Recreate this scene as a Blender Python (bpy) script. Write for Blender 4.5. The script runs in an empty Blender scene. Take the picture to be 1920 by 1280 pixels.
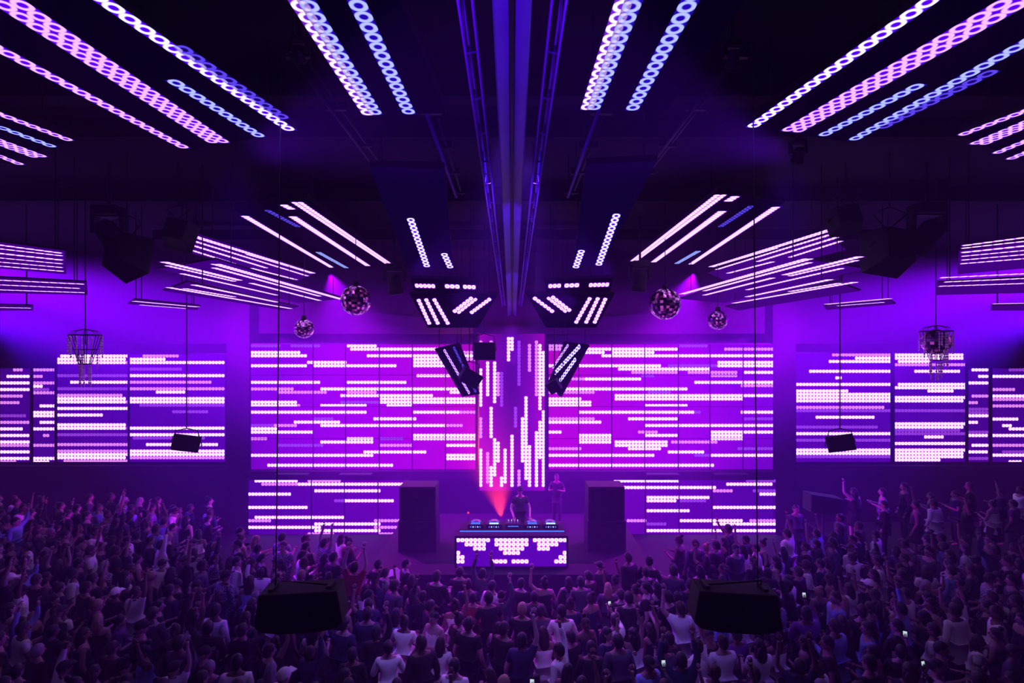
import bpy, bmesh, math, random
from mathutils import Vector, Matrix, Euler
R = random.Random(7)
sc = bpy.context.scene; COL = sc.collection
CZ = 6.4; HOR = 655.0; F = 1000.0
def P(px, py, D): return Vector(((px-960)*D/F, D, CZ-(py-HOR)*D/F))
def Uh(px, py, h): return P(px, py, F*h/(HOR-py))

# ---------------- materials ----------------
def newmat(name):
    m = bpy.data.materials.new(name); m.use_nodes = True
    return m, m.node_tree.nodes, m.node_tree.links
def pbr(name, col, rough=.6, metal=0, emit=None, es=0, noise=0, nscale=8):
    m, n, l = newmat(name); b = n['Principled BSDF']
    b.inputs['Base Color'].default_value = (*col, 1); b.inputs['Roughness'].default_value = rough
    b.inputs['Metallic'].default_value = metal
    if emit: b.inputs['Emission Color'].default_value = (*emit, 1); b.inputs['Emission Strength'].default_value = es
    if noise:
        t = n.new('ShaderNodeTexNoise'); t.inputs['Scale'].default_value = nscale
        c = n.new('ShaderNodeTexCoord'); l.new(c.outputs['Object'], t.inputs['Vector'])
        r = n.new('ShaderNodeMix'); r.data_type = 'RGBA'
        r.inputs[6].default_value = (*[x*(1-noise) for x in col], 1); r.inputs[7].default_value = (*[min(1, x*(1+noise)) for x in col], 1)
        l.new(t.outputs['Fac'], r.inputs[0]); l.new(r.outputs[2], b.inputs['Base Color'])
    return m
def emis(name, col, s, sample=True):
    m, n, l = newmat(name); n.clear()
    e = n.new('ShaderNodeEmission'); o = n.new('ShaderNodeOutputMaterial')
    e.inputs[0].default_value = (*col, 1); e.inputs[1].default_value = s; l.new(e.outputs[0], o.inputs[0])
    if not sample: m.cycles.emission_sampling = 'NONE'
    return m
def ringmat(name, col, halo, s=1.0, ro=(.54, .38), ri=(.06, .22)):
    m, n, l = newmat(name); n.clear()
    tc = n.new('ShaderNodeTexCoord'); fr = n.new('ShaderNodeVectorMath'); fr.operation = 'FRACTION'
    l.new(tc.outputs['UV'], fr.inputs[0])
    sb = n.new('ShaderNodeVectorMath'); sb.operation = 'SUBTRACT'; sb.inputs[1].default_value = (.5, .5, 0); l.new(fr.outputs[0], sb.inputs[0])
    ln = n.new('ShaderNodeVectorMath'); ln.operation = 'LENGTH'; l.new(sb.outputs[0], ln.inputs[0])
    a = n.new('ShaderNodeMapRange'); a.interpolation_type = 'SMOOTHSTEP'
    a.inputs[1].default_value = ro[0]; a.inputs[2].default_value = ro[1]; l.new(ln.outputs['Value'], a.inputs[0])
    b = n.new('ShaderNodeMapRange'); b.interpolation_type = 'SMOOTHSTEP'
    b.inputs[1].default_value = ri[0]; b.inputs[2].default_value = ri[1]; l.new(ln.outputs['Value'], b.inputs[0])
    mu = n.new('ShaderNodeMath'); mu.operation = 'MULTIPLY'; l.new(a.outputs[0], mu.inputs[0]); l.new(b.outputs[0], mu.inputs[1])
    mx = n.new('ShaderNodeMix'); mx.data_type = 'RGBA'; mx.inputs[6].default_value = (*halo, 1); mx.inputs[7].default_value = (*col, 1)  # second colour paints the LED glow around the rings onto the panel
    l.new(mu.outputs[0], mx.inputs[0])
    e = n.new('ShaderNodeEmission'); e.inputs[1].default_value = s; l.new(mx.outputs[2], e.inputs[0])
    o = n.new('ShaderNodeOutputMaterial'); l.new(e.outputs[0], o.inputs[0])
    m.cycles.emission_sampling = 'NONE'
    return m
def screenmat(name, c0, c1, c2, x0=.5, x1=9.5, s=1.0):
    m, n, l = newmat(name); n.clear()
    g = n.new('ShaderNodeNewGeometry'); sp = n.new('ShaderNodeSeparateXYZ'); l.new(g.outputs['Position'], sp.inputs[0])
    ab = n.new('ShaderNodeMath'); ab.operation = 'ABSOLUTE'; l.new(sp.outputs[0], ab.inputs[0])
    ns = n.new('ShaderNodeTexNoise'); ns.inputs['Scale'].default_value = .5; l.new(g.outputs['Position'], ns.inputs['Vector'])
    ad = n.new('ShaderNodeMath'); ad.operation = 'MULTIPLY_ADD'; ad.inputs[1].default_value = (x1-x0)*.33; l.new(ns.outputs['Fac'], ad.inputs[0]); l.new(ab.outputs[0], ad.inputs[2])
    mr = n.new('ShaderNodeMapRange'); mr.inputs[1].default_value = x0+(x1-x0)*.165; mr.inputs[2].default_value = x1+(x1-x0)*.165; l.new(ad.outputs[0], mr.inputs[0])
    cr = n.new('ShaderNodeValToRGB'); cr.color_ramp.elements[0].color = (*c0, 1); cr.color_ramp.elements[1].color = (*c2, 1)
    e1 = cr.color_ramp.elements.new(.5); e1.color = (*c1, 1); l.new(mr.outputs[0], cr.inputs[0])
    e = n.new('ShaderNodeEmission'); e.inputs[1].default_value = s; l.new(cr.outputs[0], e.inputs[0])
    o = n.new('ShaderNodeOutputMaterial'); l.new(e.outputs[0], o.inputs[0])
    return m
M = {}
M['white'] = ringmat('lit_rings_white', (1.0, .68, 1.0), (.50, .02, 1.0), 1.9)
M['lav'] = ringmat('lit_rings_lavender', (.82, .26, 1.0), (.26, .0, .8), 1.4)
M['dim'] = ringmat('lit_rings_violet', (.30, .05, .90), (.14, .0, .5), 1.2)
CR = dict(ro=(.56, .46), ri=(.20, .32))
M['cblue'] = ringmat('ceiling_rings_blue', (.30, .32, 1.0), (.01, .001, .28), 1.8, **CR)
M['cviolet'] = ringmat('ceiling_rings_violet', (.10, .05, .9), (.008, .001, .15), 1.2, **CR)
M['cwhite'] = ringmat('ceiling_rings_white', (.70, .54, 1.0), (.05, .0, .65), 2.0, **CR)
M['cpink'] = ringmat('ceiling_rings_pink', (.66, .30, 1.0), (.06, .0, .55), 1.9, **CR)
M['cpeach'] = ringmat('ceiling_rings_peach', (1.0, .60, .80), (.10, .01, .45), 1.7, **CR)
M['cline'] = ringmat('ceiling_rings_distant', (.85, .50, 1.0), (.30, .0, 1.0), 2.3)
M['screen'] = screenmat('screen_magenta', (.54, .0, .60), (.34, .0, .72), (.17, .0, .66), .5, 9.0, 1.0)  # screen picture and its haze-lit purple are both put into the emission
M['screen_side'] = screenmat('screen_violet', (.11, .0, .60), (.09, .0, .52), (.06, .0, .42), 8, 18, .85)
M['screen_low'] = screenmat('screen_low', (.16, .0, .48), (.09, .0, .44), (.06, .0, .38), 2, 10, .9)
M['screen_col'] = screenmat('screen_column', (.05, .0, .24), (.20, .0, .46), (.46, .0, .60), .1, 1.3, 1.0)
M['screen_ceil'] = emis('screen_ceiling_dark', (.0006, .0, .007), 1.0, False)
M['screen_ceil2'] = emis('screen_ceiling_navy', (.0025, .0002, .030), 1.0, False)
M['screen_haze'] = emis('screen_ceiling_haze', (.05, .0, .24), 1.0, False)  # purple haze painted into the base of the distant panels
M['black'] = pbr('black_plastic', (.003, .002, .006), .7, 0, noise=.3)
M['blackmetal'] = pbr('black_metal', (.003, .002, .008), .6, .2, noise=.3)
M['beam'] = pbr('beam_metal', (.09, .004, .42), .5, .1, noise=.3, nscale=3)
M['rail'] = pbr('rail_metal', (.30, .06, .95), .4, .1)
M['ceiling'] = pbr('ceiling_dark', (.0004, .0001, .0012), 1.0, noise=.4)
M['wall'] = pbr('wall_paint_dark', (.0025, .0005, .005), .95, noise=.25, nscale=2)
M['floor'] = pbr('floor_dark', (.004, .002, .008), .8, noise=.4, nscale=4)
M['stage'] = pbr('stage_black', (.004, .002, .008), .8, noise=.3)
M['riser'] = pbr('riser_pale', (.25, .18, .34), .5, noise=.1)
M['grille'] = pbr('grille_cloth', (.003, .002, .005), .95, noise=.5, nscale=90)
M['cable'] = pbr('cable_rubber', (.003, .003, .004), .8)
M['lens'] = pbr('lamp_lens', (.3, .2, .6), .1, 0, (.4, .2, 1.0), 1.5)
M['crystal'] = pbr('crystal_glass_glow', (.75, .5, .9), .1, .4, (.3, .05, .5), .15)  # faint violet glow painted into the crystals, which are no lamps
M['phone'] = emis('phone_glow', (.65, .75, 1.0), .9, False)
M['bluelit'] = emis('deck_blue_light', (.04, .12, 1.0), 1.8, False)
M['cyanlit'] = emis('deck_pale_light', (.45, .65, 1.0), 1.5, False)
M['red'] = emis('red_marker', (1.0, .03, .02), 2.0, False)
M['greenlit'] = emis('green_glow', (.03, .9, .35), 1.5, False)
M['downlight'] = emis('downlight_warm', (.6, .10, .9), .8, False)
M['silver'] = pbr('brushed_silver', (.35, .30, .5), .3, .9)
m, n, l = newmat('mirror_tiles_glinting'); b = n['Principled BSDF']; b.inputs['Metallic'].default_value = 1; b.inputs['Roughness'].default_value = .12
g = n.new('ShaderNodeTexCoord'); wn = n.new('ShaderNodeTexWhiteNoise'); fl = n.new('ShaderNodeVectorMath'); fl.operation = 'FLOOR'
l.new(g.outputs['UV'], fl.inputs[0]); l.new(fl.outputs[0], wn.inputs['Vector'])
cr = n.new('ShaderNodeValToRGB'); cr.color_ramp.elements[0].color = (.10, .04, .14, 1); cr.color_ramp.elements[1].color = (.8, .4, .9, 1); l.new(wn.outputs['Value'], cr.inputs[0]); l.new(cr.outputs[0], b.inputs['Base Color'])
pw = n.new('ShaderNodeMath'); pw.operation = 'POWER'; pw.inputs[1].default_value = 9; l.new(wn.outputs['Value'], pw.inputs[0]); l.new(pw.outputs[0], b.inputs['Emission Strength']); b.inputs['Emission Color'].default_value = (.65, .06, .75, 1)  # random tiles emit violet: glints painted in, not reflected
m.cycles.emission_sampling = 'NONE'; M['glint_tiles'] = m

# ---------------- mesh builder ----------------
class MB:
    def __init__(s): s.v = []; s.f = []; s.m = []; s.uv = []; s.sm = []
    def poly(s, pts, m=0, uv=None, sm=False):
        b = len(s.v); s.v += [tuple(p) for p in pts]; s.f.append(tuple(range(b, b+len(pts)))); s.m.append(m)
        s.uv.append(uv or [(0, 0)]*len(pts)); s.sm.append(sm)
    def grid(s, rows, m=0, closed=True, sm=True):
        b = len(s.v); n = len(rows[0])
        for r in rows: s.v += [tuple(p) for p in r]
        for i in range(len(rows)-1):
            for j in range(n if closed else n-1):
                k = (j+1) % n
                s.f.append((b+i*n+j, b+i*n+k, b+(i+1)*n+k, b+(i+1)*n+j)); s.m.append(m); s.uv.append([(0, 0)]*4); s.sm.append(sm)
        return b, n
    def cap(s, b, n, row, m, flip=False):
        f = [b+row*n+j for j in range(n)]
        s.f.append(tuple(f[::-1] if flip else f)); s.m.append(m); s.uv.append([(0, 0)]*n); s.sm.append(False)
    def box(s, c, size, m=0, X=None):
        hx, hy, hz = [q/2 for q in size]; X = X or Matrix.Identity(4)
        p = [X @ Vector((c[0]+a*hx, c[1]+b_*hy, c[2]+d*hz)) for a in (-1, 1) for b_ in (-1, 1) for d in (-1, 1)]
        b = len(s.v); s.v += [tuple(q) for q in p]
        for f in ((0, 1, 3, 2), (4, 6, 7, 5), (0, 4, 5, 1), (2, 3, 7, 6), (0, 2, 6, 4), (1, 5, 7, 3)):
            s.f.append(tuple(b+i for i in f)); s.m.append(m); s.uv.append([(0, 0)]*4); s.sm.append(False)
    def tube(s, pts, rad, n=8, m=0, sm=True):
        pts = [Vector(p) for p in pts]
        if not isinstance(rad, (list, tuple)): rad = [rad]*len(pts)
        rows = []; up = None
        for i, p in enumerate(pts):
            d = (pts[min(i+1, len(pts)-1)]-pts[max(i-1, 0)]).normalized()
            if up is None: up = Vector((0, 0, 1)) if abs(d.z) < .9 else Vector((1, 0, 0))
            a = d.cross(up).normalized(); b = d.cross(a).normalized()
            rows.append([p+(a*math.cos(2*math.pi*k/n)+b*math.sin(2*math.pi*k/n))*rad[i] for k in range(n)])
        b0, nn = s.grid(rows, m, True, sm); s.cap(b0, nn, 0, m, True); s.cap(b0, nn, len(rows)-1, m)
    def sphere(s, c, r, su=16, sv=10, m=0, keep=None, sm=True, warp=None, uvf=False):
        if not isinstance(r, (list, tuple)): r = (r, r, r)
        def pt(i, j):
            th = math.pi*i/sv; ph = 2*math.pi*j/su
            q = Vector((math.sin(th)*math.cos(ph), math.sin(th)*math.sin(ph), math.cos(th)))
            w = Vector((c[0]+r[0]*q.x, c[1]+r[1]*q.y, c[2]+r[2]*q.z))
            return warp(w, q) if warp else w
        b = len(s.v)
        for i in range(sv+1):
            for j in range(su): s.v.append(tuple(pt(i, j)))
        for i in range(sv):
            for j in range(su):
                k = (j+1) % su
                f = (b+i*su+j, b+(i+1)*su+j, b+(i+1)*su+k, b+i*su+k)
                if keep:
                    cc = sum((Vector(s.v[q]) for q in f), Vector())/4
                    if not keep(cc): continue
                s.f.append(f); s.m.append(m); s.uv.append([(j+.5, i+.5)]*4 if uvf else [(0, 0)]*4); s.sm.append(sm)
    def lathe(s, prof, c=(0, 0, 0), n=20, m=0, X=None, sm=True):
        X = X or Matrix.Identity(4)
        rows = [[X @ Vector((c[0]+r*math.cos(2*math.pi*k/n), c[1]+r*math.sin(2*math.pi*k/n), c[2]+z)) for k in range(n)] for r, z in prof]
        s.grid(rows, m, True, sm)
    def prism(s, poly, y0, y1, m=0, X=None, sc1=1.0, cz=0):
        X = X or Matrix.Identity(4)
        a = [X @ Vector((x, y0, z)) for x, z in poly]; b = [X @ Vector((x*sc1, y1, cz+(z-cz)*sc1)) for x, z in poly]
        s.poly(a, m); s.poly(b[::-1], m)
        for i in range(len(poly)):
            j = (i+1) % len(poly); s.poly([a[j], a[i], b[i], b[j]], m)
    def addmesh(s, me, X, remap=None):
        b = len(s.v); s.v += [tuple(X @ v.co) for v in me.vertices]
        for p in me.polygons:
            s.f.append(tuple(b+i for i in p.vertices)); s.m.append(remap(p.material_index) if remap else p.material_index)
            s.uv.append([(0, 0)]*len(p.vertices)); s.sm.append(p.use_smooth)
    def mesh(s, name, mats):
        me = bpy.data.meshes.new(name); me.from_pydata(s.v, [], s.f)
        ul = me.uv_layers.new(name='UVMap'); flat = [c for q in s.uv for uv in q for c in uv]
        ul.data.foreach_set('uv', flat)
        me.polygons.foreach_set('material_index', s.m); me.polygons.foreach_set('use_smooth', s.sm)
        for m in mats: me.materials.append(M[m] if isinstance(m, str) else m)
        me.update(); return me
    def build(s, name, mats, parent=None, loc=None, bevel=0):
        if not isinstance(mats, (list, tuple)): mats = [mats]
        o = bpy.data.objects.new(name, s.mesh(name, mats)); COL.objects.link(o)
        if parent: o.parent = parent
        if loc is not None: o.location = loc
        if bevel:
            bm = bmesh.new(); bm.from_mesh(o.data); bmesh.ops.remove_doubles(bm, verts=bm.verts, dist=1e-5); bmesh.ops.recalc_face_normals(bm, faces=bm.faces); bm.to_mesh(o.data); bm.free()
            b = o.modifiers.new('b', 'BEVEL'); b.width = bevel; b.segments = 2; b.limit_method = 'ANGLE'
        return o
def empty(name, loc, label, cat, group=None, rot=None):
    o = bpy.data.objects.new(name, None); COL.objects.link(o); o.location = loc
    if rot: o.rotation_euler = rot
    o['label'] = label; o['category'] = cat
    if group: o['group'] = group
    return o
def struct(o): o['kind'] = 'structure'; return o

# ---------------- room shell ----------------
WD = 18.5; CEIL = 9.9
def slab(name, c, s, mat):
    b = MB(); b.box((0, 0, 0), s); return struct(b.build(name, mat, None, c))
slab('floor', (0, 8, -.1), (42, 24, .2), 'floor')
slab('ceiling', (0, 8, CEIL+.1), (42, 24, .2), 'ceiling')
slab('wall_back', (0, WD+.75, 4.9), (42, .3, 10), 'wall')
slab('wall_left', (-20.9, 8, 4.9), (.3, 24, 10), 'wall')
slab('wall_right', (20.9, 8, 4.9), (.3, 24, 10), 'wall')
slab('wall_front', (0, -3.6, 4.9), (42, .3, 10), 'ceiling')
for i, px in enumerate((446, 1471)):
    a = P(px, 655, WD); slab('trim_%d' % (i+1), (a.x, WD+.3, 4.2), (.8, .6, 8.3), 'wall')
slab('trim_3', (0, WD+.25, CZ-(889-HOR)*WD/F), (18.0, .9, .3), 'stage')
slab('trim_4', (0, WD+.2, 7.55), (17.4, .7, 1.2), 'wall')
for i, s in enumerate((-1, 1)):
    slab('trim_%d' % (5+i), (s*14.5, WD+.35, 1.2), (10.4, .6, 2.3), 'stage')
    slab('trim_%d' % (7+i), (s*14.5, WD+.35, 7.9), (10.4, .6, 2.6), 'wall')

# ---------------- LED wall screens ----------------
def gen(rng, W, N, seams, dens=.85, pal=('white',)*6+('lav',)*2+('dim',), L=(.10, .42)):
    out = []; r = 0
    while r < N:
        t = 1
        if rng.random() < dens:
            for k in range(rng.choice((1, 2, 2, 3))):
                ln = rng.uniform(*L)*W
                a = rng.random()
                x0 = 0 if a < .25 else (W-ln if a < .5 else rng.choice(seams) if a < .75 else rng.uniform(0, W-4))
                x0 = round(x0); x1 = min(W, round(x0+ln)); mt = rng.choice(pal)
                out.append((x0, r, x1, r+t, mt))
        r += t+rng.choice((0, 1, 1))
    return out
PITCH = .115
def clean(dashes):
    g = {}
    for x0, r0, x1, r1, m in dashes:
        for r in range(int(r0), int(r1)):
            for x in range(int(x0), int(x1)): g[(x, r)] = m
    runs = []
    for (x, r) in sorted(g, key=lambda q: (q[1], q[0])):
        m = g[(x, r)]
        if runs and runs[-1][1] == r and runs[-1][2] == x and runs[-1][3] == m: runs[-1][2] = x+1
        else: runs.append([x, r, x+1, m])
    return runs
def wall_screen(name, label, cat, px0, px1, py0, py1, D, cols, rows, dashes, base, group=None, pitch=PITCH, depth=.25, vertical=False, tilename='display_tile'):
    A = P(px0, py0, D); B = P(px1, py1, D); W = B.x-A.x; H = A.z-B.z
    t = empty(name, (A.x+W/2, D, B.z), label, cat, group)
    bk = MB(); bk.box((0, depth/2+.03, H/2), (W+.08, depth, H+.08)); bk.build('backing', 'black', t, bevel=.015)
    cs = [(c-960)*D/F-A.x for c in cols]; rs = [(CZ-(r-HOR)*D/F)-B.z for r in rows]
    cs = [0]+cs+[W]; rs = sorted([0]+rs+[H]); g = .035
    runs = clean(dashes); mats = [base, 'white', 'lav', 'dim']
    for i in range(len(cs)-1):
        for j in range(len(rs)-1):
            u0, u1, v0, v1 = cs[i]+g/2, cs[i+1]-g/2, rs[j]+g/4, rs[j+1]-g/4
            b = MB(); ox = -W/2
            b.poly([(u0+ox, 0, v0), (u1+ox, 0, v0), (u1+ox, 0, v1), (u0+ox, 0, v1)], 0)
            for x, r, x1, m in runs:
                if vertical: a0, a1, b0, b1 = r*pitch, (r+1)*pitch, H-x1*pitch, H-x*pitch
                else: a0, a1, b0, b1 = x*pitch, x1*pitch, H-(r+1)*pitch, H-r*pitch
                a0 = max(a0, u0); a1 = min(a1, u1); b0 = max(b0, v0); b1 = min(b1, v1)
                if a1-a0 < .02 or b1-b0 < .02: continue
                q = pitch
                b.poly([(a0+ox, -.006, b0), (a1+ox, -.006, b0), (a1+ox, -.006, b1), (a0+ox, -.006, b1)], mats.index(m),
                       [(a0/q, (b0-H)/q), (a1/q, (b0-H)/q), (a1/q, (b1-H)/q), (a0/q, (b1-H)/q)])
            b.build(tilename, mats, t)
    return t
def hb(px0, px1, py0, py1, ox, oy, m='white', D=WD):
    k = D/F/PITCH; r0 = int((py0-oy)*k+.3); n_ = max(1, int((py1-py0)*k*.89+.35)-(1 if py1-py0 > 16 else 0))
    return (round((px0-ox)*k), r0, round((px1-ox)*k), r0+n_, m)
MP = ('white', 'lav', 'lav', 'dim', 'dim')
r1 = random.Random(11)
sL = [hb(c, c+1, 0, 1, 470, 0)[0] for c in (587, 648, 711, 773, 835)]
d = gen(r1, 68, 37, sL, .65, MP, (.06, .22))
d += [hb(*q, 470, 645) for q in ((655, 830, 652, 660), (690, 892, 664, 671), (472, 578, 668, 675), (472, 578, 683, 694), (578, 650, 676, 683), (590, 745, 684, 692), (775, 868, 680, 694),
      (497, 600, 712, 719), (650, 760, 712, 719), (780, 850, 705, 712), (600, 860, 728, 735), (640, 815, 737, 744), (712, 892, 743, 757), (470, 560, 750, 764), (600, 690, 757, 764),
      (472, 690, 772, 779), (773, 860, 770, 777), (550, 640, 788, 795), (700, 780, 786, 792), (600, 835, 797, 804), (470, 520, 800, 822), (520, 590, 807, 814), (775, 892, 815, 829), (835, 892, 830, 836), (650, 700, 818, 838), (600, 650, 825, 831), (470, 648, 852, 859), (680, 800, 846, 852), (500, 740, 868, 875), (835, 892, 850, 864))]
wall_screen('led_wall_screen', 'large magenta LED wall screen left of the central light column', 'screen', 470, 892, 645, 880, WD, (587, 648, 711, 773, 835), (703, 762, 822), d, 'screen')
r1 = random.Random(12)
sR = [hb(c, c+1, 0, 1, 1028, 0)[0] for c in (1085, 1147, 1209, 1272, 1331, 1393)]
d = gen(r1, 68, 37, sR, .65, MP, (.06, .22))
d += [hb(*q, 1028, 645) for q in ((1098, 1268, 652, 660), (1130, 1330, 664, 671), (1028, 1240, 683, 691), (1330, 1448, 664, 671), (1345, 1448, 678, 690), (1160, 1330, 691, 698), (1095, 1200, 710, 717),
      (1300, 1450, 712, 719), (1040, 1290, 728, 735), (1150, 1395, 740, 754), (1330, 1450, 738, 745), (1028, 1110, 750, 764), (1210, 1290, 758, 765), (1085, 1300, 770, 777), (1390, 1450, 770, 777),
      (1028, 1130, 788, 795), (1180, 1270, 786, 792), (1210, 1450, 797, 804), (1330, 1450, 805, 812), (1085, 1147, 812, 838), (1330, 1393, 815, 838), (1150, 1250, 825, 838), (1028, 1230, 852, 859), (1330, 1450, 850, 857), (1250, 1320, 845, 851), (1028, 1340, 868, 875))]
wall_screen('led_wall_screen', 'large magenta LED wall screen right of the central light column', 'screen', 1028, 1450, 645, 880, WD, (1085, 1147, 1209, 1272, 1331, 1393), (703, 762, 822), d, 'screen')
r1 = random.Random(13)
d = gen(r1, 50, 17, [18, 28, 38], .65, MP, L=(.1, .25)) + [hb(*q, 465, 898) for q in ((475, 560, 901, 908), (560, 770, 906, 913), (587, 711, 921, 928), (465, 545, 923, 930), (648, 740, 937, 944), (465, 580, 950, 958), (480, 648, 965, 972), (587, 711, 978, 985), (465, 600, 988, 995), (587, 711, 995, 1005))]
wall_screen('led_wall_screen', 'low violet LED screen beneath the left main screen behind the crowd', 'screen', 465, 770, 898, 1006, WD, (584, 646, 709), (), d, 'screen_low')
r1 = random.Random(14)
d = gen(r1, 50, 17, [10, 20, 30], .65, MP, L=(.1, .25)) + [hb(*q, 1150, 898) for q in ((1150, 1275, 901, 908), (1360, 1450, 905, 912), (1165, 1340, 914, 921), (1337, 1455, 950, 957), (1212, 1330, 930, 937), (1212, 1290, 957, 964), (1337, 1455, 980, 987), (1337, 1455, 994, 1005), (1275, 1390, 972, 979), (1212, 1337, 992, 999))]
wall_screen('led_wall_screen', 'low violet LED screen beneath the right main screen behind the crowd', 'screen', 1150, 1455, 898, 1006, WD, (1210, 1273, 1335), (), d, 'screen_low')
def side(x0, x1, seed, heavy, py0=662, py1=868):
    r = random.Random(seed); W = int((x1-x0)*WD/F/PITCH)+1; N = int((py1-py0)*WD/F/PITCH)
    out = []; row = 0
    while row < N:
        t = 1; left = 0 if r.random() < .65 else r.randint(0, W//2); right = W if r.random() < .55 else r.randint(W//2, W)
        if r.random() < .8: out.append((left, row, right, min(N, row+t), r.choice(('white', 'white', 'white', 'lav', 'dim'))))
        row += t+r.choice((0, 1, 1, 1))
    return out+[hb(*q, x0, py0) for q in heavy]
for x0, x1, lab in ((-130, -4, 'violet LED screen panel cut off by the left photo edge'), (0, 57, 'second violet LED panel from the left edge beside narrow panel'), (62, 103, 'narrowest violet LED panel among the left side screens'), (107, 240, 'violet LED side panel behind the left crystal chandelier'), (243, 423, 'widest left side LED panel behind the small tilted speaker')):
    hv = [(x0, x1, 742, 758)] if x0 > 60 else [(x0, x1, 790, 808)]
    if x0 > 200: hv += [(x0, x1, 846, 860), (x0, x1-110, 668, 675)]
    if x0 == 107: hv += [(x0, x1, 668, 682), (x0, x1, 795, 809), (x0, x1, 850, 862)]
    wall_screen('led_side_screen', lab, 'screen', x0, x1, 664 if x0 > 100 else 690, 866, WD+.2, (), (), side(x0, x1, x0+500, hv), 'screen_side', depth=.31)
for x0, x1, lab in ((1492, 1670, 'widest right side LED panel behind the small tilted speaker'), (1677, 1810, 'violet LED side panel behind the right mirrored chandelier'), (1815, 1854, 'narrowest violet LED panel among the right side screens'), (1860, 1924, 'violet LED panel second from the right photo edge'), (1928, 2050, 'violet LED screen panel just past the right photo edge')):
    hv = [(x0, x1, 742, 758)] if x0 < 1812 else [(x0, x1, 785, 802)]
    if x0 < 1500: hv += [(x0, x1, 846, 860), (x0+110, x1, 668, 675)]
    if x0 == 1677: hv += [(x0, x1, 664, 678), (x0, x1, 795, 809), (x0, x1, 850, 862)]
    wall_screen('led_side_screen', lab, 'screen', x0, x1, 662 if x0 < 1812 else 690, 866, WD+.2, (), (), side(x0, x1, x0+900, hv), 'screen_side', depth=.31)
CD = 17.6
dd = []
for x, y0, y1, m in ((900, 840, 915, 'white'), (900, 690, 760, 'white'), (908, 675, 745, 'white'), (908, 850, 905, 'lav'), (915, 760, 820, 'white'), (925, 675, 755, 'white'), (925, 820, 890, 'white'), (932, 825, 870, 'white'), (948, 632, 675, 'white'), (955, 632, 655, 'white'),
                     (947, 840, 905, 'white'), (955, 815, 915, 'white'), (940, 700, 760, 'dim'), (970, 640, 720, 'dim'), (962, 760, 800, 'dim'), (975, 780, 870, 'white'), (984, 745, 900, 'white'), (992, 835, 915, 'white'), (992, 645, 700, 'lav'), (1000, 810, 915, 'white'), (1000, 640, 740, 'lav'),
                     (1008, 645, 770, 'white'), (1008, 790, 860, 'white'), (1015, 660, 740, 'white'), (1015, 770, 915, 'white'), (918, 640, 665, 'lav'), (900, 640, 670, 'lav'), (970, 880, 915, 'lav'), (940, 890, 915, 'white'), (915, 875, 915, 'white'), (900, 780, 820, 'lav'), (932, 700, 740, 'lav')):
    k = CD/F/PITCH; dd.append((round((y0-625)*k), round((x-898)*k), round((y1-625)*k), round((x-898)*k)+1, m))
wall_screen('led_column', 'tall central LED column with vertical streaks behind the DJ', 'screen', 898, 1022, 625, 920, CD, (), (), dd, 'screen_col', vertical=True, depth=.9)

# ---------------- ceiling LED panels ----------------
def plane_hit(px, py, o, n):
    d = Vector(((px-960)/F, 1, -(py-HOR)/F)); c = Vector((0, 0, CZ)); return c+d*((o-c).dot(n)/d.dot(n))
CP = .125
def ceil_panel(label, corners, stripes, hs=None, Ds=None, base='screen_ceil', group=None, rods=True, pitch=CP, swap=None, far=False):
    if Ds: pts = [P(*corners[i], Ds[i]) for i in range(3)]
    else:
        hs = hs if isinstance(hs, (list, tuple)) else (hs,)*3
        pts = [Uh(*corners[i], hs[i]) for i in range(3)]
    n = (pts[1]-pts[0]).cross(pts[2]-pts[1]).normalized()
    pts.append(plane_hit(*corners[3], pts[0], n))
    c = sum(pts, Vector())/4
    if n.dot(Vector((0, 0, CZ))-c) < 0: n = -n
    if far: base = 'screen_haze'
    t = empty('ceiling_led_panel', c, label, 'led panel', group)
    b = MB(); L = [p-c for p in pts]; b.poly(L, 0)
    mats = [base, 'cwhite', 'cblue', 'cpink', 'cpeach', 'cviolet', 'cline']
    for s in stripes:
        (x0, y0), (x1, y1), k, m = s
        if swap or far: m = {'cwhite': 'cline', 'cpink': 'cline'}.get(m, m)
        a = plane_hit(x0, y0, pts[0], n)-c+n*.006; e = plane_hit(x1, y1, pts[0], n)-c+n*.006
        ln = (e-a).length; w = (e-a).cross(n).normalized()*pitch*k/2; kk = max(1, round(k)); q = max(1, round(ln/pitch))
        b.poly([a-w, a+w, e+w, e-w], mats.index(m), [(0, 0), (kk, 0), (kk, q), (0, q)])
    b.build('display', mats, t)
    h = MB(); th = .03 if far else .1; o = n*-.012
    A = [(p*1.005)+o for p in L]; B = [p*1.005-n*th for p in L]
    h.poly(A); h.poly(B[::-1])
    for i in range(4): j = (i+1) % 4; h.poly([A[i], A[j], B[j], B[i]])
    h.build('housing', 'black', t)
    if rods:
        for i in range(4):
            r = MB(); p = L[i]*.8 - n*th; r.tube([p, Vector((p.x, p.y, CEIL-c.z))], .01, 6); r.build('suspension_rod', 'blackmetal', t)
    return t
W_, B_, K_, H_, V_ = 'cwhite', 'cblue', 'cpink', 'cpeach', 'cviolet'
FAR = True
def mir(pts): return [(1920-x, y) for x, y in pts]
def mirS(st, dy=0): return [((1920-a[0], a[1]+dy), (1920-b[0], b[1]+dy), k, m) for a, b, k, m in st]
def mc(c): q = mir(c); return [q[1], q[0], q[3], q[2]]
NP = .14
ceil_panel('nearest ceiling LED panel left of beam with peach ring stripe', [(438, -157), (685, -157), (837, 211), (688, 219)], [((470, -140), (692, 215), 1, H_), ((488, -140), (706, 214), 1, B_), ((602, -140), (768, 213), 1, B_), ((596, -140), (640, -40), 1, V_)], 2.6, pitch=NP)
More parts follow.
